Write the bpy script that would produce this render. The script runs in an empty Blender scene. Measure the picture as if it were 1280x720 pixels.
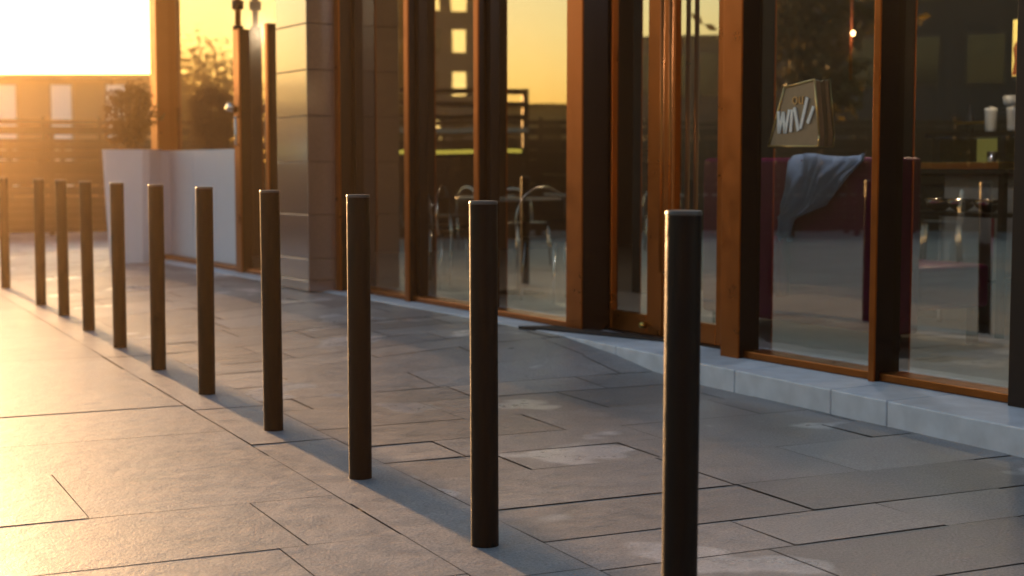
import bpy, bmesh, math, random
from mathutils import Vector, Matrix
R = math.radians
random.seed(7)
sc = bpy.context.scene
C = bpy.context.collection

# ------------------------------------------------------------------ camera
cam_d = bpy.data.cameras.new('camera'); cam = bpy.data.objects.new('camera', cam_d); C.objects.link(cam)
cam.location = (0, 0, 1.1)
cam.rotation_euler = (R(90 - 4.574), 0, 0)
cam_d.sensor_width = 36; cam_d.lens = 53.4
cam_d.clip_start = .05; cam_d.clip_end = 3000
cam_d.dof.use_dof = True; cam_d.dof.focus_distance = 4.9; cam_d.dof.aperture_fstop = 3.2
sc.camera = cam

# ------------------------------------------------------------------ light
SUN_HEAD, SUN_EL = -26.6, 6.5            # degrees: left of straight ahead, above the horizon
world = bpy.data.worlds.new('World'); sc.world = world; world.use_nodes = True
wn = world.node_tree.nodes; wl = world.node_tree.links
bg = wn['Background']; bg.inputs[1].default_value = .15
sky = wn.new('ShaderNodeTexSky'); sky.sky_type = 'NISHITA'; sky.sun_disc = False
sky.sun_elevation = R(SUN_EL); sky.sun_rotation = R(SUN_HEAD)
sky.air_density = 1.3; sky.dust_density = 1.7; sky.ozone_density = 2.0; sky.altitude = 0
wl.new(sky.outputs[0], bg.inputs[0])
sd = bpy.data.lights.new('sun', 'SUN'); sun = bpy.data.objects.new('sun', sd); C.objects.link(sun)
sd.energy = 4.5; sd.angle = R(1.8); sd.color = (1, .56, .25)
dv = Vector((math.sin(R(SUN_HEAD)) * math.cos(R(SUN_EL)), math.cos(R(SUN_HEAD)) * math.cos(R(SUN_EL)), math.sin(R(SUN_EL))))
sun.rotation_euler = dv.to_track_quat('Z', 'Y').to_euler()
sun.location = dv * 60
sc.view_settings.view_transform = 'Standard'; sc.view_settings.look = 'None'
sc.view_settings.exposure = 1.55; sc.view_settings.gamma = 1
sc.cycles.use_denoising = True
sc.cycles.caustics_reflective = False; sc.cycles.caustics_refractive = False
sc.cycles.max_bounces = 10; sc.cycles.transparent_max_bounces = 24; sc.cycles.volume_bounces = 0
sc.cycles.sample_clamp_indirect = 6

# ------------------------------------------------------------------ frames of reference
# facade frame: s along the shop front (away from the camera), v out towards the street
O = Vector((-.0324, 9.8559)); T = Vector((-.5032, .8642)); N = Vector((-.8642, -.5032))
def W(s, v, z=0): p = O + T * s + N * v; return Vector((p.x, p.y, z))
def SV(x, y): d = Vector((x, y)) - O; return d.dot(T), d.dot(N)
FROT = math.atan2(T.y, T.x)
# bollard frame: a along the row (away from the camera), b to its right
BO = Vector((.379, 3.383)); BT = Vector((math.sin(R(-25.5)), math.cos(R(-25.5)))); BN = Vector((BT.y, -BT.x))
def B(a, b): return BO + BT * a + BN * b

# ------------------------------------------------------------------ helpers
def tag(o, label=None, cat=None, group=None, kind=None):
    if label: o['label'] = label
    if cat: o['category'] = cat
    if group: o['group'] = group
    if kind: o['kind'] = kind
    return o
def build(name, bm, mat, parent=None, smooth=False):
    me = bpy.data.meshes.new(name)
    bmesh.ops.recalc_face_normals(bm, faces=bm.faces[:])
    bm.to_mesh(me); bm.free()
    for m in (mat if isinstance(mat, (list, tuple)) else [mat]): me.materials.append(m)
    if smooth:
        for p in me.polygons: p.use_smooth = True
    o = bpy.data.objects.new(name, me); C.objects.link(o)
    if parent is not None:
        o.parent = parent
        o.matrix_parent_inverse = Matrix.LocRotScale(parent.location, parent.rotation_euler, parent.scale).inverted()
    return o
def empty(name, loc, rz=0):
    o = bpy.data.objects.new(name, None); C.objects.link(o); o.location = loc; o.rotation_euler = (0, 0, rz)
    o.empty_display_size = .1
    return o
def hexa(bm, c8):
    v = [bm.verts.new(c) for c in c8]
    for f in ((0,3,2,1), (4,5,6,7), (0,1,5,4), (1,2,6,5), (2,3,7,6), (3,0,4,7)): bm.faces.new([v[i] for i in f])
    return v
def box(bm, x0, x1, y0, y1, z0, z1, M=None):
    c = [Vector(p) for p in ((x0,y0,z0),(x1,y0,z0),(x1,y1,z0),(x0,y1,z0),(x0,y0,z1),(x1,y0,z1),(x1,y1,z1),(x0,y1,z1))]
    if M is not None: c = [M @ p for p in c]
    return hexa(bm, c)
def boxf(bm, s0, s1, v0, v1, z0, z1):
    return hexa(bm, [W(s0,v0,z0), W(s1,v0,z0), W(s1,v1,z0), W(s0,v1,z0), W(s0,v0,z1), W(s1,v0,z1), W(s1,v1,z1), W(s0,v1,z1)])
def bevel(bm, w, seg=2):
    bmesh.ops.bevel(bm, geom=bm.edges[:], offset=w, segments=seg, profile=.5, affect='EDGES')
def fb(name, s0, s1, v0, v1, z0, z1, mat, parent=None, bev=.004):
    bm = bmesh.new(); boxf(bm, s0, s1, v0, v1, z0, z1)
    if bev: bevel(bm, bev, 2)
    return build(name, bm, mat, parent)
def tube(bm, pts, r, n=10):
    rings = []
    pts = [Vector(p) for p in pts]
    for i, p in enumerate(pts):
        d = (pts[min(i+1, len(pts)-1)] - pts[max(i-1, 0)]).normalized()
        u = d.orthogonal().normalized() if abs(d.z) > .95 else d.cross(Vector((0,0,1))).normalized()
        w = d.cross(u)
        rr = r[i] if isinstance(r, (list, tuple)) else r
        rings.append([bm.verts.new(p + (u*math.cos(k*2*math.pi/n) + w*math.sin(k*2*math.pi/n))*rr) for k in range(n)])
    for a, b in zip(rings, rings[1:]):
        for k in range(n): bm.faces.new((a[k], a[(k+1)%n], b[(k+1)%n], b[k]))
    bm.faces.new(rings[0][::-1]); bm.faces.new(rings[-1])
def lathe(bm, prof, n=24, at=(0,0,0)):
    rings = []
    for r, z in prof:
        rings.append([bm.verts.new((at[0]+r*math.cos(k*2*math.pi/n), at[1]+r*math.sin(k*2*math.pi/n), at[2]+z)) for k in range(n)])
    for a, b in zip(rings, rings[1:]):
        for k in range(n): bm.faces.new((a[k], a[(k+1)%n], b[(k+1)%n], b[k]))
    bm.faces.new(rings[0][::-1]); bm.faces.new(rings[-1])

# ------------------------------------------------------------------ materials
def mat(name, col=(.5,.5,.5), rough=.5, metal=0, spec=.5, noise=0, nscale=20, bump=0, emit=None, estr=0, rvar=0):
    m = bpy.data.materials.new(name); m.use_nodes = True
    nt = m.node_tree; p = nt.nodes['Principled BSDF']
    p.inputs['Base Color'].default_value = (*col, 1); p.inputs['Roughness'].default_value = rough
    p.inputs['Metallic'].default_value = metal; p.inputs['Specular IOR Level'].default_value = spec
    if noise or bump or rvar:
        tc = nt.nodes.new('ShaderNodeTexCoord'); nz = nt.nodes.new('ShaderNodeTexNoise')
        nz.inputs['Scale'].default_value = nscale; nz.inputs['Detail'].default_value = 6
        nt.links.new(tc.outputs['Object'], nz.inputs['Vector'])
        if noise:
            mx = nt.nodes.new('ShaderNodeMix'); mx.data_type = 'RGBA'; mx.blend_type = 'MIX'
            mx.inputs[6].default_value = (*[c*(1-noise) for c in col], 1); mx.inputs[7].default_value = (*[min(1, c*(1+noise)) for c in col], 1)
            nt.links.new(nz.outputs[0], mx.inputs[0]); nt.links.new(mx.outputs[2], p.inputs['Base Color'])
        if rvar:
            mr = nt.nodes.new('ShaderNodeMapRange'); mr.inputs[1].default_value = .3; mr.inputs[2].default_value = .7
            mr.inputs[3].default_value = rough - rvar; mr.inputs[4].default_value = rough + rvar
            nt.links.new(nz.outputs[0], mr.inputs[0]); nt.links.new(mr.outputs[0], p.inputs['Roughness'])
        if bump:
            b = nt.nodes.new('ShaderNodeBump'); b.inputs['Strength'].default_value = bump; b.inputs['Distance'].default_value = .01
            nt.links.new(nz.outputs[0], b.inputs['Height']); nt.links.new(b.outputs[0], p.inputs['Normal'])
    if emit:
        p.inputs['Emission Color'].default_value = (*emit, 1); p.inputs['Emission Strength'].default_value = estr
    return m

BRONZE = mat('bronze_metal', (.31, .092, .017), .33, .9, noise=.15, nscale=9, rvar=.06)  # on the mullion faces, a sunlit tone put into the colour
BRONZE_DARK = mat('dark_and_shaded_bronze', (.013, .006, .004), .5, 0, .25, noise=.2, nscale=8)  # on the mullion sides, shade is put into the colour
BOLLARD = mat('bollard_powder_coat', (.005, .0032, .0028), .5, 0, .16, noise=.5, nscale=14, bump=.3, rvar=.12)
CAP = mat('sky_lit_cap_metal', (.07, .062, .058), .45, .3, noise=.3, nscale=90)  # same metal as the post; sky reflected on top put into the colour
STEP = mat('pale_step_stone', (.56, .58, .63), .6, noise=.3, nscale=9, bump=.25)
GRANITE = mat('polished_pillar_stone', (.16, .115, .105), .22, 0, .6, noise=.25, nscale=60, rvar=.04)
gp = GRANITE.node_tree.nodes['Principled BSDF']; gp.inputs['Coat Weight'].default_value = 1; gp.inputs['Coat IOR'].default_value = 2.1; gp.inputs['Coat Roughness'].default_value = .14
GRANITE_JOINT = mat('pillar_joint', (.05, .04, .04), .8)
PLANTER = mat('white_planter', (.66, .66, .70), .5, noise=.04, nscale=8)
SOIL = mat('soil', (.03, .02, .015), .95, noise=.4, nscale=40)
WOOD = mat('dark_slat_wood', (.022, .010, .005), .28, noise=.4, nscale=7, bump=.2)
def leafmat(name, col, tcol):
    m = mat(name, col, .5, noise=.4, nscale=3); nt = m.node_tree; p = nt.nodes['Principled BSDF']; out = nt.nodes['Material Output']
    t = nt.nodes.new('ShaderNodeBsdfTranslucent'); t.inputs[0].default_value = (*tcol, 1); mx = nt.nodes.new('ShaderNodeMixShader'); mx.inputs[0].default_value = .4
    nt.links.new(p.outputs[0], mx.inputs[1]); nt.links.new(t.outputs[0], mx.inputs[2]); nt.links.new(mx.outputs[0], out.inputs['Surface']); return m
LEAF = leafmat('leaf', (.07, .05, .018), (.30, .14, .03))
LEAF2 = leafmat('leaf_dark', (.035, .045, .018), (.14, .10, .02))
BARK = mat('bark', (.06, .04, .028), .9, noise=.4, nscale=12, bump=.5)
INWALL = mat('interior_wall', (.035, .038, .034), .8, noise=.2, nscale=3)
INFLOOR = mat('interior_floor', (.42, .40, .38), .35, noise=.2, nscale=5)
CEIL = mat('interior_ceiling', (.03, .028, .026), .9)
RUBBER = mat('black_rubber', (.01, .01, .01), .75, bump=.3, nscale=200)
BLACK = mat('black_metal', (.012, .011, .01), .4, .5)
CHROME = mat('chrome', (.65, .63, .6), .18, 1)
MAROON = mat('maroon_leather', (.21, .006, .07), .45, noise=.25, nscale=10, bump=.15)
DENIM = mat('pale_blue_cloth', (.42, .52, .68), .85, noise=.15, nscale=12, bump=.4)
MAGENTA = mat('magenta_cloth', (.32, .02, .10), .8, noise=.2, nscale=12)
CREAM = mat('cream_panel', (.34, .32, .27), .5, noise=.08, nscale=5)
WHITE = mat('white_ceramic', (.75, .74, .7), .3)
BRASS = mat('brass', (.62, .40, .10), .3, 1)
ORANGE = mat('orange_glass', (.55, .14, .03), .25)
SIGNFACE = mat('sign_face', (.30, .21, .13), .35, .4, noise=.15, nscale=30)
SIGNEDGE = mat('sign_edge', (.55, .38, .15), .3, .8)
LETTER = mat('sign_letters', (.8, .78, .76), .3, .3)
LETTER2 = mat('sign_small_letters', (.62, .34, .12), .4, .3)
SHELFGLOW = mat('lit_shelf_back', (.3, .28, .1), .6, emit=(.55, .5, .12), estr=.10)
LAMPGLOW = mat('lamp_glow', (.9, .7, .4), .4, emit=(1, .62, .25), estr=2.5)

def glass_mat():
    m = bpy.data.materials.new('coated_window_glass'); m.use_nodes = True; nt = m.node_tree; nt.nodes.clear()
    out = nt.nodes.new('ShaderNodeOutputMaterial'); mix = nt.nodes.new('ShaderNodeMixShader')
    tr = nt.nodes.new('ShaderNodeBsdfTransparent'); tr.inputs[0].default_value = (.93, .94, .92, 1)
    gl = nt.nodes.new('ShaderNodeBsdfGlossy'); gl.inputs['Roughness'].default_value = .012; gl.inputs[0].default_value = (1, .93, .72, 1)
    fr = nt.nodes.new('ShaderNodeFresnel'); fr.inputs[0].default_value = 5.0
    tc = nt.nodes.new('ShaderNodeTexCoord'); nz = nt.nodes.new('ShaderNodeTexNoise'); nz.inputs['Scale'].default_value = .9; nz.inputs['Detail'].default_value = 1
    b = nt.nodes.new('ShaderNodeBump'); b.inputs['Strength'].default_value = .12; b.inputs['Distance'].default_value = .02
    nt.links.new(tc.outputs['Object'], nz.inputs['Vector']); nt.links.new(nz.outputs[0], b.inputs['Height'])
    nt.links.new(b.outputs[0], gl.inputs['Normal'])
    ge = nt.nodes.new('ShaderNodeNewGeometry'); iv = nt.nodes.new('ShaderNodeMath'); iv.operation = 'SUBTRACT'; iv.inputs[0].default_value = 1
    mu = nt.nodes.new('ShaderNodeMath'); mu.operation = 'MULTIPLY'          # only the face a ray enters by reflects
    nt.links.new(ge.outputs['Backfacing'], iv.inputs[1]); nt.links.new(iv.outputs[0], mu.inputs[0]); nt.links.new(fr.outputs[0], mu.inputs[1])
    nt.links.new(mu.outputs[0], mix.inputs[0]); nt.links.new(tr.outputs[0], mix.inputs[1]); nt.links.new(gl.outputs[0], mix.inputs[2])
    nt.links.new(mix.outputs[0], out.inputs[0])
    return m
GLASS = glass_mat()

def paving_mat(name, base, sun_patches=True):
    """granite slab: per-slab tone from an attribute, speckle, faint dirt, painted patches of sunlight thrown back by the glass"""
    m = bpy.data.materials.new(name); m.use_nodes = True; nt = m.node_tree; p = nt.nodes['Principled BSDF']
    L = nt.links.new
    tc = nt.nodes.new('ShaderNodeTexCoord')
    at = nt.nodes.new('ShaderNodeAttribute'); at.attribute_name = 'tone'
    def noise(sc_, det, rough=.55):
        n = nt.nodes.new('ShaderNodeTexNoise'); n.inputs['Scale'].default_value = sc_; n.inputs['Detail'].default_value = det
        n.inputs['Roughness'].default_value = rough; L(tc.outputs['Object'], n.inputs['Vector']); return n
    fine, mid, big = noise(110, 3, .75), noise(9, 6, .65), noise(.8, 5, .6)
    def mr(src, a, b, c, d):
        n = nt.nodes.new('ShaderNodeMapRange'); n.inputs[1].default_value = a; n.inputs[2].default_value = b
        n.inputs[3].default_value = c; n.inputs[4].default_value = d; L(src, n.inputs[0]); return n.outputs[0]
    def mul(a, b):
        n = nt.nodes.new('ShaderNodeMath'); n.operation = 'MULTIPLY'; L(a, n.inputs[0]); L(b, n.inputs[1]); return n.outputs[0]
    f = mul(mul(mr(fine.outputs[0], .3, .7, .62, 1.38), mr(mid.outputs[0], .3, .7, .86, 1.14)), mul(mr(big.outputs[0], .3, .7, .86, 1.12), at.outputs['Fac']))
    patch = noise(1.35, 3, .5)                       # pale, smoother patches: sunlight reflected off the glass, put into the colour
    f = mul(f, mr(patch.outputs[0], .60, .63, 1, 1.9 if sun_patches else 1.04))
    sc_ = nt.nodes.new('ShaderNodeVectorMath'); sc_.operation = 'SCALE'; sc_.inputs[0].default_value = base;  L(f, sc_.inputs['Scale'])
    L(sc_.outputs[0], p.inputs['Base Color'])
    L(mul(mr(patch.outputs[0], .60, .64, 1, .6 if sun_patches else .97), mr(mid.outputs[0], .3, .7, .40, .58)), p.inputs['Roughness'])
    b = nt.nodes.new('ShaderNodeBump'); b.inputs['Strength'].default_value = .35; b.inputs['Distance'].default_value = .004
    add = nt.nodes.new('ShaderNodeMath'); add.operation = 'MULTIPLY_ADD'; add.inputs[1].default_value = 3
    L(mid.outputs[0], add.inputs[0]); L(fine.outputs[0], add.inputs[2]); L(add.outputs[0], b.inputs['Height'])
    L(b.outputs[0], p.inputs['Normal'])
    return m
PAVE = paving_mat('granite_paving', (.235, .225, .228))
PAVE_PLAIN = paving_mat('granite_paving_plain', (.222, .216, .222), False)
JOINT = mat('joint_sand', (.135, .125, .12), .95, noise=.3, nscale=80)
FARGROUND = mat('far_ground', (.22, .21, .20), .7, noise=.15, nscale=.3)

# ------------------------------------------------------------------ ground
def sst(t): t = max(0, min(1, t)); return t*t*(3-2*t)
def hgt(x, y):
    """the pavement rises to meet the threshold level from the doors on"""
    s, v = SV(x, y)
    if s > 9.5: return .105 * sst((11.5 - s) / 2) * sst((2.3 - v) / 2.1)
    return .105 * sst((2.3 - v) / 2.1) * sst((s + 2.3) / 1.3)
bm = bmesh.new()                                            # one sheet to the horizon; finer near the plaza
xs = [-1500, -400, -120, -60] + [-34 + .5*i for i in range(93)] + [16, 30, 80, 300, 1500]
ys = [-1500, -300, -60, -20] + [-4 + .5*i for i in range(77)] + [40, 60, 120, 400, 1500]
grid = [[bm.verts.new((x, y, hgt(x, y) - .006)) for y in ys] for x in xs]
for i in range(len(xs)-1):
    for j in range(len(ys)-1): bm.faces.new((grid[i][j], grid[i+1][j], grid[i+1][j+1], grid[i][j+1]))
ground = tag(build('ground', bm, [FARGROUND, JOINT]), kind='structure')
for p in ground.data.polygons:
    c = p.center
    if -34 < c.x < 12 and -4 < c.y < 34: p.material_index = 1

def slab_sheet(name, rows_b0, rows_b1, a0, a1, row_h, len_rng, mtl, along=False, tone_rng=(.88, 1.1), z=0, clip=None, gap=.004):
    """individual slabs; rows run across the bollard line unless along"""
    bm = bmesh.new(); lay = bm.faces.layers.float.new('tone')
    vals = []
    rnd = random.Random(name)
    a = a0
    while a < a1:
        h = row_h * rnd.choice((.78, 1, 1, 1.22)) if not along else rnd.uniform(*len_rng)
        b = rows_b0 - (0 if along else rnd.uniform(0, len_rng[1]))
        while b < rows_b1:
            l = rnd.uniform(*len_rng) if not along else rows_b1 - rows_b0
            b_lo, b_hi = max(b, rows_b0), min(b + l, rows_b1)
            if b_hi - b_lo > .05:
                cc = B(a + h/2, (b_lo+b_hi)/2)
                if clip is None or clip(cc):
                    g = gap * rnd.uniform(.55, 1.0)
                    dz = rnd.uniform(-.0012, .0012); tx = rnd.uniform(-.0012, .0012); ty = rnd.uniform(-.0012, .0012)
                    nx = max(1, int((b_hi-b_lo)/.35)); ny = max(1, int(h/.35))
                    tone = rnd.uniform(*tone_rng)
                    gr = []
                    for i in range(nx+1):
                        col = []
                        for j in range(ny+1):
                            p = B(a + g + (h-2*g)*j/ny, b_lo + g + (b_hi-b_lo-2*g)*i/nx)
                            col.append(bm.verts.new((p.x, p.y, hgt(p.x, p.y) + z + dz + tx*(i/nx-.5)*2 + ty*(j/ny-.5)*2)))
                        gr.append(col)
                    for i in range(nx):
                        for j in range(ny):
                            f = bm.faces.new((gr[i][j], gr[i+1][j], gr[i+1][j+1], gr[i][j+1])); f[lay] = tone
            b += l
        a += h
    o = build(name, bm, mtl)
    return o
def outside(c):
    s, v = SV(c.x, c.y)
    return v > -.15 or s > 7.6
def right_clip(c):
    s, v = SV(c.x, c.y)
    return v > -.4 or s > 7.9
tag(slab_sheet('paved_plaza', -26, -.17, -4.5, 28, .62, (.9, 1.9), PAVE_PLAIN, tone_rng=(.96, 1.05), gap=.0024), kind='structure')
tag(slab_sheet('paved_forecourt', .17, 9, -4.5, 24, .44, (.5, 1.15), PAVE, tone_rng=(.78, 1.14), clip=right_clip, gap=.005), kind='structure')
tag(slab_sheet('kerb_band', -.1715, .1715, -4.5, 28, .62, (.9, 1.2), PAVE_PLAIN, along=True, tone_rng=(1.05, 1.15), z=.0015, gap=.0025), kind='structure')

# ------------------------------------------------------------------ the glass fronted building
ZF = .11; ZT = 3.7
bld = tag(empty('glass_fronted_building', W(0, -2, 0)), 'shop building with bronze framed glass front and stone pillar above pale step', 'building')
# stone step as a row of blocks whose front edge slowly leaves the glass line
bm = bmesh.new()
def fv(s): return .16 if s > -.3 else .16 + (-.3 - s) * .0535
cuts = [7.6, 6.2, 4.8, 3.35, 2.0, .7, -.5, -1.6, -2.72, -3.45, -3.82, -5.2, -6.6]
for s1, s0 in zip(cuts, cuts[1:]):
    c = [W(s0+.002, -.45, -.1), W(s1-.002, -.45, -.1), W(s1-.002, fv(s1), -.1), W(s0+.002, fv(s0), -.1)]
    hexa(bm, c + [Vector((p.x, p.y, ZF)) for p in c])
bevel(bm, .007, 2)
build('step', bm, STEP, bld)
# posts of the shop front (s0, s1, v_in, v_out)
for s0, s1, vi, vo in ((-.889,-.719,-.24,0), (-2.382,-2.237,-.14,0), (-3.372,-3.336,-.16,0), (.39,.45,-.14,0), (1.44,1.506,-.14,0),
                       (2.56,2.64,-.15,.05), (7.4,7.62,-.2,.02), (-4.42,-4.17,-.17,.01)):
    m_ = fb('mullion', s0, s1, vi, vo-.012, ZF-.002, ZT, BRONZE if s0 > 7 else BRONZE_DARK, bld, .002)  # shade on the sides, sun glow on the corner post, put into the colour
    fb('sun_or_shade_face', s0-.001, s1+.001, vo-.0115, vo, ZF-.002, ZT, BRONZE if s0 > -4 else BRONZE_DARK, m_, .003)  # street face split off to carry its sunlit colour
for s in (.33, 1.385, 2.505):
    fb('sash_rail', s, s+.058, -.135, -.065, ZF+.04, ZT-.02, BRONZE_DARK, bld)
# glazing with sills
def pane(s0, s1, v=-.12, zb=ZF+.038, sill=True, zt=ZT):
    fb('window_pane', s0, s1, v-.005, v+.005, zb, zt, GLASS, bld, 0)
    if sill: fb('sill', s0, s1, v-.05, v+.085, ZF+.001, zb+.002, BRONZE, bld, .005)
pane(7.4, 2.64+.66); pane(2.56, 1.506); pane(1.44, .45); pane(.39, -.719)
pane(-2.382, -3.336); pane(-3.372, -4.17)
# lower frame posts of the side entrance beside the pillar
for s0, s1, zt in ((4.944, 5.094, 2.365), (4.225, 4.29, 2.36)):
    p_ = fb('door_post', s0, s1, -.11, -.012, ZF+.002, zt, BRONZE_DARK, bld, .002)  # shade on the side put into the colour, as on the mullions
    fb('sun_or_shade_face', s0-.001, s1+.001, -.0115, 0, ZF+.002, zt, BRONZE, p_, .003)
bm = bmesh.new(); tube(bm, [W(5.03,-.03,2.36), W(5.03,-.03,3.5)], .028, 12); build('upper_pole', bm, BRONZE, bld, True)
bm = bmesh.new(); tube(bm, [W(5.03,-.03,2.55), W(5.03,-.03,2.63)], .055, 14); build('pole_collar', bm, BRONZE_DARK, bld, True)
bm = bmesh.new(); tube(bm, [W(5.03,-.03,2.362), W(5.03,-.03,2.40)], .05, 14); build('pole_collar', bm, BRONZE_DARK, bld, True)
bm = bmesh.new(); tube(bm, [W(5.02,.0,1.62), W(5.02,.09,1.66)], [.03,.045], 12); tube(bm, [W(4.97,.0,1.3), W(4.97,.03,1.3), W(4.97,.03,1.56), W(4.97,0,1.56)], .012, 8); build('door_handle', bm, CHROME, bld, True)
# white backing panels low in the glass by the planter
fb('white_panel', 7.376, 7.396, -.1, .03, ZF+.05, 1.267, PLANTER, bld, .002)
fb('white_panel', 7.38, 7.64, .024, .036, ZF+.05, 1.268, PLANTER, bld, .002)
for s0, s1 in ((5.12, 5.83), (5.835, 6.6), (6.605, 7.39)):
    fb('white_panel', s0, s1, -.108, -.098, ZF+.05, 1.268, PLANTER, bld, .002)
# pillar
bm = bmesh.new()
zz = ZF - .002
for i, z1 in enumerate((.20, .37, .72, 1.14, 1.50, 1.86, 2.22, 2.58, 2.94, 3.30, 3.68)):
    boxf(bm, 2.645, 3.29, -.3, .285, zz, z1 - .004); zz = z1
bevel(bm, .004, 1)
build('pillar', bm, GRANITE, bld)
fb('pillar_joint', 2.652, 3.283, -.29, .278, ZF, 3.68, GRANITE_JOINT, bld, 0)
# double door, set back
def leaf(s0, s1, stl, strr, handle_s):
    d = fb('door', s0, s0+strr, -.25, -.20, ZF+.012, 2.6, BRONZE, bld)     # right stile
    for a_, b_, z0, z1 in ((s1-stl, s1, ZF+.012, 2.6), (s0+strr, s1-stl, ZF+.012, .235), (s0+strr, s1-stl, 2.5, 2.6)):
        bm = bmesh.new(); boxf(bm, a_, b_, -.25, -.20, z0, z1); bevel(bm, .003, 1)
        me2 = bpy.data.meshes.new('t'); bm.to_mesh(me2); bm.free()
        bm = bmesh.new(); bm.from_mesh(d.data); bm.from_mesh(me2); bm.to_mesh(d.data); bm.free()
    fb('door_glass', s0+strr, s1-stl, -.23, -.22, .235, 2.5, GLASS, d, 0)
    bm = bmesh.new(); tube(bm, [W(handle_s, -.19, .5), W(handle_s, -.13, .5), W(handle_s, -.13, 2.1), W(handle_s, -.19, 2.1)], .014, 10); build('door_handle', bm, BRONZE, d, True)
    return d
d1 = leaf(-1.43, -.895, .02, .145, -1.52)
bm = bmesh.new(); tube(bm, [W(-1.27,-.20,.175), W(-1.27,-.165,.175)], [.02,.016], 14); build('lock', bm, BRASS, d1, True)
d2 = leaf(-2.236, -1.44, .11, .30, -1.60)
fb('transom', -2.237, -.889, -.25, -.16, 2.61, 2.72, BRONZE, bld)
fb('window_pane', -2.237, -.889, -.22, -.21, 2.72, ZT, GLASS, bld, 0)
fb('threshold', -2.237, -.889, -.28, -.17, ZF+.001, ZF+.010, BRONZE_DARK, bld, 0)
# body: floor, walls, ceiling, roof band
fb('floor', -7.9, 7.35, -7.4, -.30, .02, ZF-.004, INFLOOR, bld, 0)
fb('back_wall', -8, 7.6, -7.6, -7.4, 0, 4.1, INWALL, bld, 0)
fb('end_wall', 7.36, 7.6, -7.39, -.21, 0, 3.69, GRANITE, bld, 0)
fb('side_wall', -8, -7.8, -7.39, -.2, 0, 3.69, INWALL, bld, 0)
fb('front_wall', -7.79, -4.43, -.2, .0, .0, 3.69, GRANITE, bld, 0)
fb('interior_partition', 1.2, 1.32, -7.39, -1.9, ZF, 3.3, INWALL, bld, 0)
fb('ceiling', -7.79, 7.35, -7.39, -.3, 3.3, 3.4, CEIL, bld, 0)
fb('roof', -8.1, 7.75, -7.7, .35, 3.71, 4.3, BRONZE_DARK, bld, .01)

# thin black mat by the doors
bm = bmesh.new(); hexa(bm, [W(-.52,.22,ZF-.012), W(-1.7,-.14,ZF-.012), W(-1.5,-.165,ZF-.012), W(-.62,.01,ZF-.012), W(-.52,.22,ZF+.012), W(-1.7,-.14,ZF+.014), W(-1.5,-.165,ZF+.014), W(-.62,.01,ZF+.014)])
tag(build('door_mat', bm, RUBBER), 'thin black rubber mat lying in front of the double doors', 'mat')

# ------------------------------------------------------------------ bollards
def make_bollard():
    r = empty('bollard', (0,0,0))
    bm = bmesh.new(); lathe(bm, [(.0405,-.05),(.0405,.985),(.040,.989)], 40); build('post', bm, BOLLARD, r, True)
    bm = bmesh.new(); lathe(bm, [(.0395,.9885),(.0415,.990),(.0415,.9955),(.0395,.999),(.030,1.0),(.001,1.0005)], 40); build('cap', bm, CAP, r, True)
    for o in r.children:
        o.data.set_sharp_from_angle(angle=R(35))
    return r
def copy_tree(o, parent=None):
    c = o.copy(); C.objects.link(c)
    if parent is not None: c.parent = parent; c.matrix_parent_inverse = o.matrix_parent_inverse.copy()
    for ch in list(o.children): copy_tree(ch, c)
    return c
spots = [(.379,3.383),(-.079,4.35),(-.537,5.312),(-.997,6.286),(-1.477,7.292),(-1.92,8.193),(-2.382,9.178),(-2.841,10.147),(-3.305,11.16),(-3.735,12.0),(-4.566,13.66)]
blabels = ['nearest and widest black bollard, in front of the double doors, its foot out of frame',
 'second nearest black bollard, thin orange rim down its left side, foot on the kerb',
 'third nearest bollard of the row, dark post standing before the stone pillar edge',
 'fourth nearest bollard, brown post standing just below the short bronze door post',
 'fifth nearest bollard, backlit brown post with a yellow glint at its cap, before the glass',
 'sixth bollard from the camera, overlapping the right edge of the white planter',
 'seventh bollard from the camera, overlapping the left edge of the white planter',
 'eighth bollard from the camera, first one left of the white planter',
 'ninth bollard from the camera, between the eighth and the tenth before the slatted fences',
 'tenth bollard from the camera, second farthest, with the wide gap behind it',
 'farthest bollard, smallest post at the end of the row past the wide gap']
proto = make_bollard(); bpy.context.view_layer.update()
for i, ((x, y), lb) in enumerate(zip(spots, blabels)):
    b = proto if i == 0 else copy_tree(proto)
    b.location = (x, y, .003); b.rotation_euler = (R(random.uniform(-.25,.25)), R(random.uniform(-.3,.3)), random.uniform(0, 6))
    tag(b, lb, 'bollard', 'row of dark bollards along the kerb band')

# ------------------------------------------------------------------ planter and its shrub
px, py = -3.995, 16.02
pl = tag(empty('planter', (px, py, .08)), 'tall white tapered planter with a leafy shrub, against the glass front', 'planter')
bm = bmesh.new()
def oct_(w, z, c=.22):
    k = w * c
    P = [(-w,-w+k), (-w+k,-w), (w-k,-w), (w,-w+k), (w,w-k), (w-k,w), (-w+k,w), (-w,w-k)]
    a = R(-4)
    return [bm.verts.new((px+x*math.cos(a)-y*math.sin(a), py+x*math.sin(a)+y*math.cos(a), z)) for x, y in P]
rs = [oct_(.205,.075), oct_(.25,1.262), oct_(.252,1.276), oct_(.228,1.276), oct_(.224,1.20)]
for a_, b_ in zip(rs, rs[1:]):
    for k in range(8): bm.faces.new((a_[k], a_[(k+1)%8], b_[(k+1)%8], b_[k]))
bm.faces.new(rs[0][::-1]); build('pot', bm, PLANTER, pl)
bm = bmesh.new(); lathe(bm, [(.215,1.15),(.215,1.215),(.1,1.235)], 12, (px,py,0)); build('soil', bm, SOIL, pl)

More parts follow.
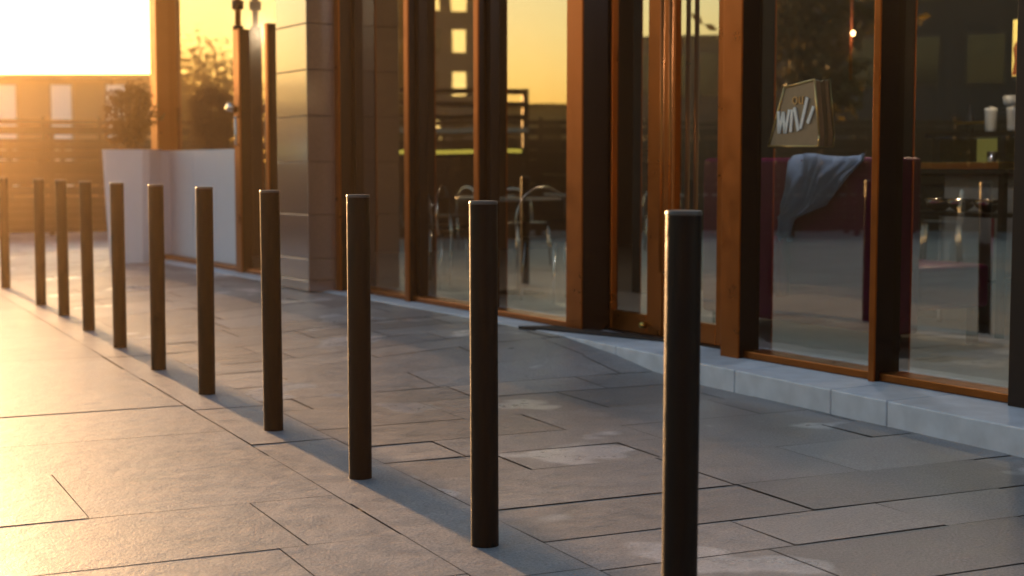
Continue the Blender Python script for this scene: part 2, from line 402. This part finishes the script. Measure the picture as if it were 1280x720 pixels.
def leaves(bm, pts, size, rnd, flat=.5):
    for p in pts:
        d = Vector((rnd.gauss(0,1), rnd.gauss(0,1), rnd.gauss(0,.8))).normalized()
        u = d.orthogonal().normalized(); u.rotate(Matrix.Rotation(rnd.uniform(0,6.28), 3, d)); w = d.cross(u)
        s = size * rnd.uniform(.6, 1.3)
        a, b_, c_, e = p - u*s, p + w*s*flat*.6 + d*s*.15, p + u*s, p - w*s*flat*.6 + d*s*.15
        bm.faces.new([bm.verts.new(q) for q in (a, b_, c_, e)])
def blobs(rnd, centre, rad, n, per, spread):
    out = []
    for _ in range(n):
        d = Vector((rnd.gauss(0,1), rnd.gauss(0,1), rnd.gauss(0,1))).normalized() * rnd.uniform(.35, 1) ** .6
        c = centre + Vector((d.x*rad[0], d.y*rad[1], d.z*rad[2]))
        for _ in range(per): out.append(c + Vector((rnd.gauss(0,spread), rnd.gauss(0,spread), rnd.gauss(0,spread))))
    return out
rnd = random.Random(3)
shr = tag(empty('shrub', (px, py, 1.21)), 'round leafy shrub growing in the white planter', 'shrub')
bm = bmesh.new()
for k in range(9):
    a = k*.7; tube(bm, [(px+.03*math.cos(a),py+.03*math.sin(a),1.2), (px+.09*math.cos(a),py+.09*math.sin(a),1.5), (px+.17*math.cos(a),py+.17*math.sin(a),1.82)], [.012,.008,.004], 5)
build('stem', bm, BARK, shr)
bm = bmesh.new(); leaves(bm, blobs(rnd, Vector((px-.02,py,1.62)), (.25,.25,.34), 95, 26, .045), .034, rnd); build('foliage', bm, LEAF, shr)

# ------------------------------------------------------------------ slatted fences curving round the plaza
arc = [(-2.5,24.6),(-5.2,23.9),(-7.8,23.1),(-9.6,21.6),(-11.0,19.2),(-12.4,16.6),(-13.8,14.0),(-15.2,11.2),(-16.4,8.2),(-17.2,5)]
def off(pts, d):
    out = []
    for i, p in enumerate(pts):
        a = Vector(pts[max(i-1,0)]); b_ = Vector(pts[min(i+1,len(pts)-1)]); t = (b_-a).normalized(); n = Vector((t.y, -t.x))
        out.append(Vector(p) + n*d)
    return out
def fence(d, z0, ztop, step, slat, label):
    pts = off(arc, d); f = tag(empty('slatted_fence', (pts[2].x, pts[2].y, z0)), label, 'fence', 'curved slatted timber fences round the plaza')
    bm = bmesh.new(); z = z0 + .08; r2 = random.Random(label)
    while z < ztop:
        for a, b_ in zip(pts, pts[1:]):
            t = (b_-a).normalized(); n = Vector((t.y,-t.x))*.014; zz_ = z + r2.uniform(-.012,.012)
            c = [a-n, b_-n, b_+n, a+n]
            hexa(bm, [Vector((q.x,q.y,zz_)) for q in c] + [Vector((q.x,q.y,zz_+slat)) for q in c])
        z += step
    build('slats', bm, WOOD, f)
    for a, b_ in zip(pts, pts[1:]):
        L_ = (b_-a).length; k = max(1, round(L_/1.0))
        for i in range(k):
            q = a.lerp(b_, i/k); t = (b_-a).normalized(); n = Vector((t.y,-t.x)); bm = bmesh.new()
            c = [q+t*.045+n*.05, q-t*.045+n*.05, q-t*.045-n*.03, q+t*.045-n*.03]
            hexa(bm, [Vector((e.x,e.y,z0-.01)) for e in c] + [Vector((e.x,e.y,ztop+.03)) for e in c]); build('post', bm, WOOD, f)
fence(0, 0, .72, .115, .095, 'lowest and nearest curved slatted fence, nearly solid, at the edge of the paving')
fence(1.1, 0, 1.05, .15, .085, 'second curved slatted fence, rising just above the lowest one')
fence(2.6, 0, 1.25, .19, .10, 'middle slatted fence of the five, one row behind the nearly solid pair')
fence(6.6, 0, 1.78, .24, .11, 'fourth curved slatted fence, just lower than the farthest')
fence(4.5, 0, 1.5, .19, .09, 'curved slatted fence with light showing through its rails, between the middle and fourth ones')
fence(8.5, 0, 2.1, .21, .10, 'tallest and farthest curved slatted fence with thin open rails')

# ------------------------------------------------------------------ buildings and trees round the plaza
def block(label, cx, cy, w, d, h, wallc, cols, rows, lit=0, wz=(.25,.8), roof=None, wc=(.03,.035,.04), rot=None, ww=.55):
    face = Vector((-1, 9)) - Vector((cx, cy)); ang = math.atan2(face.y, face.x) + math.pi/2 if rot is None else rot
    Mx = Matrix.Translation((cx, cy, 0)) @ Matrix.Rotation(ang, 4, 'Z')     # local -y is the front
    r = tag(empty('building', (cx, cy, 0)), label, 'building')
    wm = mat('render_'+str(cx), wallc, .85, noise=.15, nscale=.8)
    bm = bmesh.new(); box(bm, -w/2, w/2, 0, d, 0, h, Mx); build('wall', bm, wm, r)
    bm = bmesh.new(); box(bm, -w/2-.2, w/2+.2, -.2, d+.2, h+.002, h+.22, Mx); build('roof', bm, mat('roof_'+str(cx), tuple(c*.5 for c in wallc), .8), r)
    gm = mat('pane_'+str(cx), wc, .12, 0, .8); lm = mat('litpane_'+str(cx), (.5,.4,.2), .3, emit=(1,.68,.25), estr=1.1)
    fm = mat('frame_'+str(cx), (.09,.08,.07), .6); rr = random.Random(label)
    for i in range(cols):
        for j in range(rows):
            x0 = -w/2 + w*(i+.5-ww/2)/cols; x1 = x0 + w*ww/cols; hh = h/rows; z0 = hh*(j+wz[0]); z1 = hh*(j+wz[1])
            bm = bmesh.new(); box(bm, x0-.06, x1+.06, -.06, .05, z0-.06, z1+.06, Mx); fo = build('window', bm, fm, r)
            bm = bmesh.new(); box(bm, x0, x1, -.075, .0, z0, z1, Mx); build('pane', bm, lm if rr.random() < lit else gm, fo)
    return r
# seen straight ahead at the left edge
block('long low pavilion with tall pale window bays beyond the slatted fences', -17.2, 52, 17, 8, 4.0, (.30,.17,.08), 9, 1, 0, (.06,.965), wc=(.75,.72,.7), ww=.36, rot=0)  # pale panes: sky reflection put into their colour
# along the left side of the plaza, mirrored in the shop glass
block('tall grey apartment block with lit windows across the plaza', -48.5, 41.5, 5.4, 8, 15, (.15,.125,.11), 5, 8, .45)
block('cream low house in the gap beside the tall apartment block', -63.0, 43.4, 6.5, 7, 4.2, (.34,.30,.16), 3, 1, 0)
block('long brown office building with a flat roofline across the plaza', -64.3, 36.0, 9, 8, 7.6, (.12,.10,.10), 6, 2, .06)
block('dark tall building with small windows, nearest to the left of the plaza', -51.5, 19.5, 18, 9, 13.5, (.055,.055,.06), 8, 4, .04)
block('low stone annex beside the cypress tree', -58, 50.5, 12, 6, 4.4, (.17,.14,.12), 5, 1, .1)
block('tall slim office tower beyond the pavilion, standing before the low sun', -25.3, 62, 4.7, 3, 17, (.12,.10,.09), 5, 8, .1, rot=0)  # unseen tower, added to keep the low sun off the forecourt
block('dark brick terrace across the street, facing the shop corner', 6, -19, 46, 9, 13, (.10,.075,.06), 12, 4, .08, rot=R(180))  # unseen terrace behind the camera, added to darken the reflections
def tree(name, label, x, y, h, rad, seed, trunk=.3, leafm=LEAF2, cone=False, n=60, per=60):
    r_ = random.Random(seed); t = tag(empty(name, (x,y,0)), label, 'tree')
    bm = bmesh.new(); top = h*.55
    tube(bm, [(x,y,-.05),(x+.05,y,top*.5),(x-.05,y,top)], [h*.028,h*.02,h*.012], 9)
    for k in range(7):
        a = r_.uniform(0,6.28); z0 = top*r_.uniform(.5,.98); L_ = rad*r_.uniform(.4,.8)
        tube(bm, [(x,y,z0),(x+math.cos(a)*L_*.5,y+math.sin(a)*L_*.5,z0+h*.1),(x+math.cos(a)*L_,y+math.sin(a)*L_,z0+h*.22)], [h*.01,h*.007,h*.003], 6)
    build('trunk', bm, BARK, t)
    pts = []
    for _ in range(n):
        if cone:
            u = r_.random()**1.3; z = .06*h + .94*h*u; rr = rad*(1-u)**.7*r_.uniform(.4,1); a = r_.uniform(0,6.28); c = Vector((x+math.cos(a)*rr, y+math.sin(a)*rr, z))
        else:
            d = Vector((r_.gauss(0,1), r_.gauss(0,1), r_.gauss(0,1))).normalized()*r_.uniform(.3,1); c = Vector((x+d.x*rad, y+d.y*rad, h*.62+d.z*h*.36))
        s = rad*(.10 if cone else .15)
        for _ in range(per): pts.append(c + Vector((r_.gauss(0,s), r_.gauss(0,s), r_.gauss(0,s))))
    bm = bmesh.new(); leaves(bm, pts, h*.022 if not cone else h*.014, r_, .8); build('crown', bm, leafm, t)
tree('broadleaf_tree', 'broad tree between the pavilion and the annex', -50, 56, 7.2, 3.4, 2)
tree('broadleaf_tree', 'small olive toned tree at the foot of the annex', -41, 49, 4.6, 2.0, 3)
tree('cypress', 'slender pointed cypress beside the apartment block', -42.6, 39.0, 9.6, 1.1, 4, cone=True, n=90, per=45)
tree('broadleaf_tree', 'low dense tree under the cypress', -38.2, 37.2, 4.6, 2.2, 5)
tree('broadleaf_tree', 'tall loose tree in front of the dark tall building', -22.6, 15.6, 7.4, 1.9, 6)

# ------------------------------------------------------------------ inside the shop
# sign on the glass
def polyplate(bm, pts, v0, v1):
    a = [bm.verts.new(W(s, v0, z)) for s, z in pts]; b_ = [bm.verts.new(W(s, v1, z)) for s, z in pts]
    bm.faces.new(a[::-1]); bm.faces.new(b_)
    for i in range(len(pts)): j = (i+1) % len(pts); bm.faces.new((a[i], a[j], b_[j], b_[i]))
sg = tag(empty('window_sign', W(-2.72,-.07,1.35)), 'slanted brown window sign with big white letters, hung inside the glass', 'sign')
bm = bmesh.new(); polyplate(bm, [(-2.525,1.202),(-2.895,1.198),(-2.901,1.25),(-2.862,1.52),(-2.640,1.492)], -.105, -.07); bevel(bm, .006, 2); build('plate', bm, SIGNFACE, sg)
bm = bmesh.new()
out_ = [(-2.525,1.202),(-2.895,1.198),(-2.901,1.25),(-2.862,1.52),(-2.640,1.492)]
for (s0,z0),(s1,z1) in zip(out_, out_[1:]+out_[:1]): tube(bm, [W(s0,-.068,z0), W(s1,-.068,z1)], .0055, 8)
build('rim', bm, SIGNEDGE, sg, True)
def stroke(bm, s0, z0, s1, z1, w=.011, v=-.062):
    d = Vector((s1-s0, z1-z0)).normalized(); n_ = Vector((-d.y, d.x))*w
    pts = [(s0+n_.x,z0+n_.y),(s0-n_.x,z0-n_.y),(s1-n_.x,z1-n_.y),(s1+n_.x,z1+n_.y)]
    polyplate(bm, pts, v-.006, v)
bm = bmesh.new()
S_ = lambda q: -2.602 - (q-971)*.0052       # along the sign, reading left to right
for a_, za, b2, zb in ((971,1.40,972,1.29),(972,1.29,978,1.395),(978,1.395,981,1.29),(981,1.29,987,1.405),(991,1.405,989,1.295),(994,1.415,1000,1.30),(1003,1.31,1012,1.46),(1013,1.335,1021,1.415)):
    stroke(bm, S_(a_), za-.025, S_(b2), zb-.025, .0095)
build('lettering', bm, LETTER, sg)
tx = bpy.data.curves.new('small_lettering', 'FONT'); tx.body = 'ou'; tx.size = .085; tx.extrude = .002; tx.align_x = 'CENTER'
to = bpy.data.objects.new('small_lettering', tx); C.objects.link(to); tx.materials.append(LETTER2)
to.matrix_world = Matrix.Translation(W(-2.745,-.066,1.405)) @ Matrix(((-T.x,0,N.x,0),(-T.y,0,N.y,0),(0,1,0,0),(0,0,0,1)))
bpy.context.view_layer.update(); mw = to.matrix_world.copy()
me_ = bpy.data.meshes.new_from_object(to.evaluated_get(bpy.context.evaluated_depsgraph_get())); bpy.data.objects.remove(to)
to = bpy.data.objects.new('small_lettering', me_); C.objects.link(to); to.parent = sg; to.matrix_parent_inverse = Matrix.LocRotScale(sg.location, sg.rotation_euler, sg.scale).inverted(); to.matrix_basis = mw

# maroon booth with a coat over its back
bo = tag(empty('booth', W(-1.6,-1.0,ZF)), 'dark maroon high backed leather booth behind the sign', 'booth seat')
bm = bmesh.new(); boxf(bm, -2.62, -.95, -1.05, -.85, .2, 1.15); bevel(bm, .03, 3); build('backrest', bm, MAROON, bo, True)
bm = bmesh.new(); boxf(bm, -2.60, -.97, -1.6, -1.06, .32, .56); bevel(bm, .03, 3); build('seat', bm, MAROON, bo, True)
for s in (-2.55, -1.02):
    for v in (-1.52, -.93): fb('leg', s-.025, s+.025, v-.025, v+.025, ZF, .33, BLACK, bo)
co = tag(empty('coat', W(-2,-.84,1.1)), 'pale blue coat with a magenta cuff slung over the maroon booth', 'coat')
def cloth(strip, v, th, mtl, name, seed):
    r_ = random.Random(seed); bm = bmesh.new(); rings = []
    for (sa, sb, z, bulge) in strip:
        K = 28; ring = []
        for k in range(K+1):
            u = k/K; ring.append((sa+(sb-sa)*u, v + bulge + .024*math.sin(u*10+z*13+seed) + .013*math.sin(u*23+z*30) + .006*math.sin(u*41), z + .01*math.sin(u*7)))
        rings.append(ring)
    F = [[bm.verts.new(W(*p)) for p in r] for r in rings]; Bk = [[bm.verts.new(W(p[0], p[1]-th, p[2])) for p in r] for r in rings]
    n_, m_ = len(F), len(F[0])
    for i in range(n_-1):
        for j in range(m_-1):
            bm.faces.new((F[i][j],F[i][j+1],F[i+1][j+1],F[i+1][j])); bm.faces.new((Bk[i][j],Bk[i+1][j],Bk[i+1][j+1],Bk[i][j+1]))
    for i in range(n_-1):
        bm.faces.new((F[i][0],F[i+1][0],Bk[i+1][0],Bk[i][0])); bm.faces.new((F[i][-1],Bk[i][-1],Bk[i+1][-1],F[i+1][-1]))
    for j in range(m_-1):
        bm.faces.new((F[0][j],Bk[0][j],Bk[0][j+1],F[0][j+1])); bm.faces.new((F[-1][j],F[-1][j+1],Bk[-1][j+1],Bk[-1][j]))
    o = build(name, bm, mtl, co, True); return o
cloth([(-1.80,-2.42,1.165,-.02),(-1.80,-2.42,1.13,.0),(-1.84,-2.30,1.05,.03),(-1.82,-2.22,.96,.035),(-1.78,-2.12,.88,.03),(-1.74,-1.90,.80,.03),(-1.72,-1.84,.68,.02)], -.82, .012, DENIM, 'body', 1)
cloth([(-1.70,-1.81,.69,.02),(-1.70,-1.79,.6,.02),(-1.69,-1.78,.48,.02),(-1.68,-1.80,.36,.02)], -.818, .03, MAGENTA, 'cuff', 2)

# bar counter, back bar, things on it
bc = tag(empty('bar_counter', W(-1.7,-2.5,ZF)), 'bar counter with dark top and cream front behind the right hand window', 'counter')
fb('counter_top', -3.4, -.75, -2.95, -2.36, 1.05, 1.095, BLACK, bc, .006)
fb('counter_front', -3.35, -1.45, -2.9, -2.42, ZF, 1.048, CREAM, bc, .006)
fb('dark_front', -1.449, -.8, -2.9, -2.42, ZF, 1.048, BLACK, bc, .006)
bb = tag(empty('back_bar', W(-1.1,-3.4,ZF)), 'back bar cabinet with a dimly lit yellow shelf under a dark board', 'cabinet')
fb('cabinet', -2.4, -.5, -3.7, -3.2, ZF, 1.11, BLACK, bb)
fb('lit_panel', -2.3, -.60, -3.68, -3.6, 1.112, 1.30, SHELFGLOW, bb, 0)
for s in (-.6, -1.2, -2.3): fb('divider', s-.035, s+.035, -3.59, -3.21, 1.112, 1.30, BLACK, bb)
fb('shelf', -2.4, -.5, -3.7, -3.2, 1.302, 1.34, BLACK, bb)
def lathe_obj(name, prof, s, v, z, m, parent=None, smooth=True):
    bm = bmesh.new(); p = W(s, v, z); lathe(bm, prof, 20, p); return build(name, bm, m, parent, smooth)
for s, lb in ((-.93, 'left one of two tall white canisters on the back bar shelf'), (-1.13, 'right one of two tall white canisters on the back bar shelf')):
    tag(lathe_obj('canister', [(.034,0),(.04,.02),(.045,.14),(.048,.165),(.03,.172),(.01,.18)], s, -3.4, 1.341, WHITE), lb, 'canister', 'white canisters on the back bar')
tag(lathe_obj('white_bowl', [(.02,0),(.05,.02),(.055,.07),(.04,.08),(.01,.082)], -.97, -3.55, 1.52, WHITE), 'white round bowl on the wall bracket above the canisters', 'bowl')
wb = tag(fb('wall_bracket', -1.3, -.8, -3.7, -3.48, 1.49, 1.518, BLACK), 'dark narrow wall bracket above the canisters', 'shelf')
ob = tag(empty('orange_bottle', W(-1.2,-3.5,1.52)), 'orange bottle leaning on the wall bracket', 'bottle')
bm = bmesh.new(); tube(bm, [W(-1.27,-3.55,1.52), W(-1.22,-3.55,1.60), W(-1.19,-3.55,1.63), W(-1.16,-3.55,1.68)], [.04,.04,.016,.014], 14); build('glass_body', bm, ORANGE, ob, True)
bm = bmesh.new(); tube(bm, [W(-1.16,-3.55,1.681), W(-1.145,-3.55,1.70)], .017, 12); build('stopper', bm, BRASS, ob, True)
tag(fb('wooden_paddle', -.9, -.64, -3.45, -3.35, 1.40, 1.422, BRASS), 'small golden tray end sticking out beside the white canisters', 'tray')
pc = tag(empty('lit_picture', W(-1.35,-3.3,1.9)), 'glowing yellow picture with an orange figure shape, hanging in a frame', 'picture')
PIC = mat('picture_lit', (.6,.45,.12), .5, noise=.5, nscale=6, emit=(1,.68,.16), estr=.55)
fb('panel', -1.475, -1.215, -3.30, -3.28, 1.715, 2.095, PIC, pc, 0)
fb('frame', -1.495, -1.195, -3.33, -3.302, 1.695, 2.115, BLACK, pc)
bm = bmesh.new(); polyplate(bm, [(-1.22,1.72),(-1.33,1.72),(-1.31,1.80),(-1.27,1.86),(-1.29,1.91),(-1.25,1.95),(-1.225,1.90),(-1.24,1.82)], -3.279, -3.274); build('figure_patch', bm, ORANGE, pc)
bm = bmesh.new()
tube(bm, [W(-1.345,-3.33,2.115), W(-1.345,-3.33,3.3)], .004, 6); build('wire', bm, BLACK, pc)
# glassware on the counter
r3 = random.Random(11)
gl = [(-1.62,.05),(-1.90,.1)]
for i, (s, dv_) in enumerate(gl):
    tag(lathe_obj('tumbler', [(.03,0),(.034,.01),(.038,.10),(.035,.10),(.031,.012),(.001,.012)], s, -2.62-dv_, 1.096, CHROME), ('left' if i == 0 else 'right') + ' one of two steel tumblers on the dark bar top under the yellow shelf', 'cup', 'steel tumblers on the bar top')
r4 = random.Random(5)
for i, (s, nm, mm, h_) in enumerate(((-.72,'squat dark bottle at the left end of the back bar shelf',BLACK,.2),(-1.38,'tall amber bottle right of the canisters on the back bar shelf',ORANGE,.27),(-1.55,'clear steel shaker at the right of the back bar shelf',CHROME,.2))):
    tag(lathe_obj('bottle', [(.03,0),(.036,.01),(.036,h_*.55),(.013,h_*.72),(.012,h_*.97),(.014,h_)], s, -3.42, 1.341, mm), nm, 'bottle')
lt = tag(empty('serving_trolley', W(-1.9,-2.1,ZF)), 'low dark serving trolley with shining bowls in front of the bar', 'trolley')
fb('tray', -2.3, -1.55, -2.3, -1.95, .80, .825, BLACK, lt); fb('lower_tray', -2.3, -1.55, -2.3, -1.95, .42, .44, BLACK, lt)
for s in (-2.28,-1.57):
    for v in (-2.28,-1.97): fb('leg', s-.012, s+.012, v-.012, v+.012, ZF, .80, CHROME, lt, 0)
for s, lb in ((-1.70,'left shining steel bowl on the serving trolley'),(-1.88,'middle shining steel bowl on the serving trolley'),(-2.10,'right shining steel bowl on the serving trolley')):
    tag(lathe_obj('bowl', [(.03,0),(.075,.03),(.092,.075),(.086,.075),(.07,.034),(.001,.012)], s, -2.12, .826, CHROME), lb, 'bowl')
# pendant
pn = tag(empty('pendant_lamp', W(-1.56,-1.5,3.3)), 'thin rust coloured pendant rod with a small lit bulb, right of the sign', 'lamp')
bm = bmesh.new(); tube(bm, [W(-1.56,-1.5,3.3), W(-1.56,-1.5,1.62)], .011, 8); build('rod', bm, mat('rust_rod', (.16,.04,.015), .5, .4), pn, True)
lathe_obj('bulb', [(.002,-.02),(.014,-.012),(.018,0),(.014,.012),(.002,.02)], -1.585, -1.49, 1.90, LAMPGLOW, pn)
sh = tag(empty('side_table', W(-2.7,-1.75,ZF)), 'narrow table with a brass edged top behind the booth', 'table')
fb('table_top', -2.5, -1.35, -2.0, -1.75, 1.085, 1.125, BRASS, sh)
for s in (-2.42,-1.43): fb('leg', s-.02, s+.02, -1.9, -1.86, ZF, 1.084, BLACK, sh)

# pendant light, and added fill lights without fixtures to brighten the shop
for i, (s, v, z, e, c) in enumerate(((-1.5,-2.9,2.9,30,(1,.72,.42)), (-1.6,-1.45,1.86,1.2,(1,.6,.3)), (2.5,-3.0,3.0,12,(1,.7,.42)), (-1.9,-1.0,3.0,26,(.8,.85,1)))):
    ld = bpy.data.lights.new('lamp', 'POINT'); ld.energy = e; ld.color = c; ld.shadow_soft_size = .08  # pendant light and added fill lights without fixtures
    lo = bpy.data.objects.new('pendant_and_fill_light', ld); C.objects.link(lo); lo.location = W(s, v, z)
# bistro chairs behind the left hand panes
def chair(s, v, rz, label):
    r_ = empty('bistro_chair', (0,0,0))
    bm = bmesh.new(); box(bm, -.2,.2,-.2,.2,.44,.475); bevel(bm, .012, 2); build('seat', bm, BLACK, r_, True)
    bm = bmesh.new(); tube(bm, [(-.24,.2,.44)] + [(-.24*math.cos(a), .2+.02, .60+.24*math.sin(a)) for a in [i*math.pi/10 for i in range(11)]] + [(.24,.2,.44)], .014, 8); build('back_frame', bm, CHROME, r_, True)
    bm = bmesh.new(); box(bm, -.19,.19,.205,.225,.58,.74); bevel(bm, .008, 1); build('backrest', bm, BLACK, r_)
    for x in (-.18,.18):
        for y in (-.18,.18):
            bm = bmesh.new(); tube(bm, [(x*1.15,y*1.15,0),(x,y,.44)], .013, 8); build('leg', bm, CHROME, r_, True)
    p = W(s, v, ZF); r_.location = p; r_.rotation_euler = (0,0,rz)
    return tag(r_, label, 'chair', 'bistro chairs behind the glass')
chair(.95, -1.0, .6, 'chrome framed bistro chair behind the pane left of the doors')
chair(2.35, -1.0, 1.4, 'chrome framed bistro chair behind the middle pane')
chair(3.5, -1.3, 2.2, 'chrome framed bistro chair behind the pane next to the pillar')
tb = tag(empty('bistro_table', W(1.7,-1.1,ZF)), 'round dark bistro table between the chairs behind the glass', 'table')
lathe_obj('table_top', [(.30,0),(.32,.01),(.32,.025),(.30,.03)], 1.7, -1.1, ZF+.72, CREAM, tb)
lathe_obj('pedestal', [(.2,0),(.19,.015),(.03,.03),(.025,.72)], 1.7, -1.1, ZF, BLACK, tb)

# terrace furniture out on the plaza, mirrored in the panes
for (x, y, rz, lb) in ((-6.2,13.4,.5,'dark bistro chair with an arched frame mirrored in the pane left of the doors'),(-8.3,15.6,2.0,'dark bistro chair mirrored in the middle pane'),
                       (-7.9,11.4,4.2,'dark bistro chair mirrored low in the door glass'),(-9.6,13.4,1.1,'dark bistro chair mirrored behind the door handle'),(-8.9,9.4,3.0,'dark bistro chair mirrored in the rightmost pane')):
    c_ = chair(0, 0, rz, lb); c_.location = (x, y, 0); c_['group'] = 'bistro chairs out on the plaza'
for (x, y, lb) in ((-6.9,14.3,'round pale topped table on the plaza near two chairs'),(-8.8,11.9,'round pale topped table on the plaza by the slatted fences')):
    t_ = tag(empty('bistro_table', (x,y,0)), lb, 'table', 'round tables out on the plaza')
    bm = bmesh.new(); lathe(bm, [(.33,.72),(.35,.73),(.35,.745),(.33,.75)], 24, (x,y,0)); build('table_top', bm, CREAM, t_, True)
    bm = bmesh.new(); lathe(bm, [(.22,0),(.21,.015),(.03,.03),(.025,.72)], 20, (x,y,0)); build('pedestal', bm, BLACK, t_, True)
ks = (-10.9, 18.0); ka = math.atan2(9-18.0, 0+10.9) + math.pi/2
KM = Matrix.Translation((ks[0], ks[1], 0)) @ Matrix.Rotation(ka, 4, 'Z')
kk = tag(empty('drinks_kiosk', (ks[0], ks[1], 0)), 'dark slatted kiosk with yellow lit strip and small blue screen, mirrored left of the doors', 'kiosk')
YEL = mat('yellow_strip_light', (.5,.42,.1), .5, emit=(.85,.72,.12), estr=.35); CYA = mat('pale_blue_screen', (.3,.5,.6), .4, emit=(.35,.75,.95), estr=.55)
bm = bmesh.new(); box(bm, -1.7,1.7,-.3,.3,0,1.24,KM); bevel(bm,.01,1); build('counter', bm, WOOD, kk)
bm = bmesh.new(); box(bm, -1.68,1.68,-.315,-.302,1.30,1.36,KM); build('strip_light', bm, YEL, kk)
bm = bmesh.new(); box(bm, -1.75,1.75,-.30,.35,1.245,1.38,KM); build('counter_edge', bm, BLACK, kk)
bm = bmesh.new(); box(bm, .35,.70,-.34,-.318,1.24,1.46,KM); build('screen', bm, CYA, kk)
for z in (1.62, 1.82, 2.02, 2.22):
    bm = bmesh.new(); box(bm, -1.8,1.8,-.2,.1,z,z+.07,KM); build('slat', bm, CREAM if z < 1.7 else WOOD, kk)
for x in (-1.78, 1.78):
    bm = bmesh.new(); box(bm, x-.04,x+.04,-.1,-.02,0,2.3,KM); build('post', bm, WOOD, kk)

# ------------------------------------------------------------------ evening haze
bm = bmesh.new(); box(bm, -97, 36, -32, 90, -1.2, 17)
me = bpy.data.meshes.new('haze'); bm.to_mesh(me); bm.free()
hm = bpy.data.materials.new('evening_haze'); hm.use_nodes = True; nt = hm.node_tree; nt.nodes.clear()
o_ = nt.nodes.new('ShaderNodeOutputMaterial'); pv = nt.nodes.new('ShaderNodeVolumePrincipled')
pv.inputs['Color'].default_value = (1, .70, .38, 1); pv.inputs['Density'].default_value = .0021; pv.inputs['Anisotropy'].default_value = .95
nt.links.new(pv.outputs[0], o_.inputs['Volume']); me.materials.append(hm)
hz = bpy.data.objects.new('haze', me); C.objects.link(hz); hz['kind'] = 'stuff'
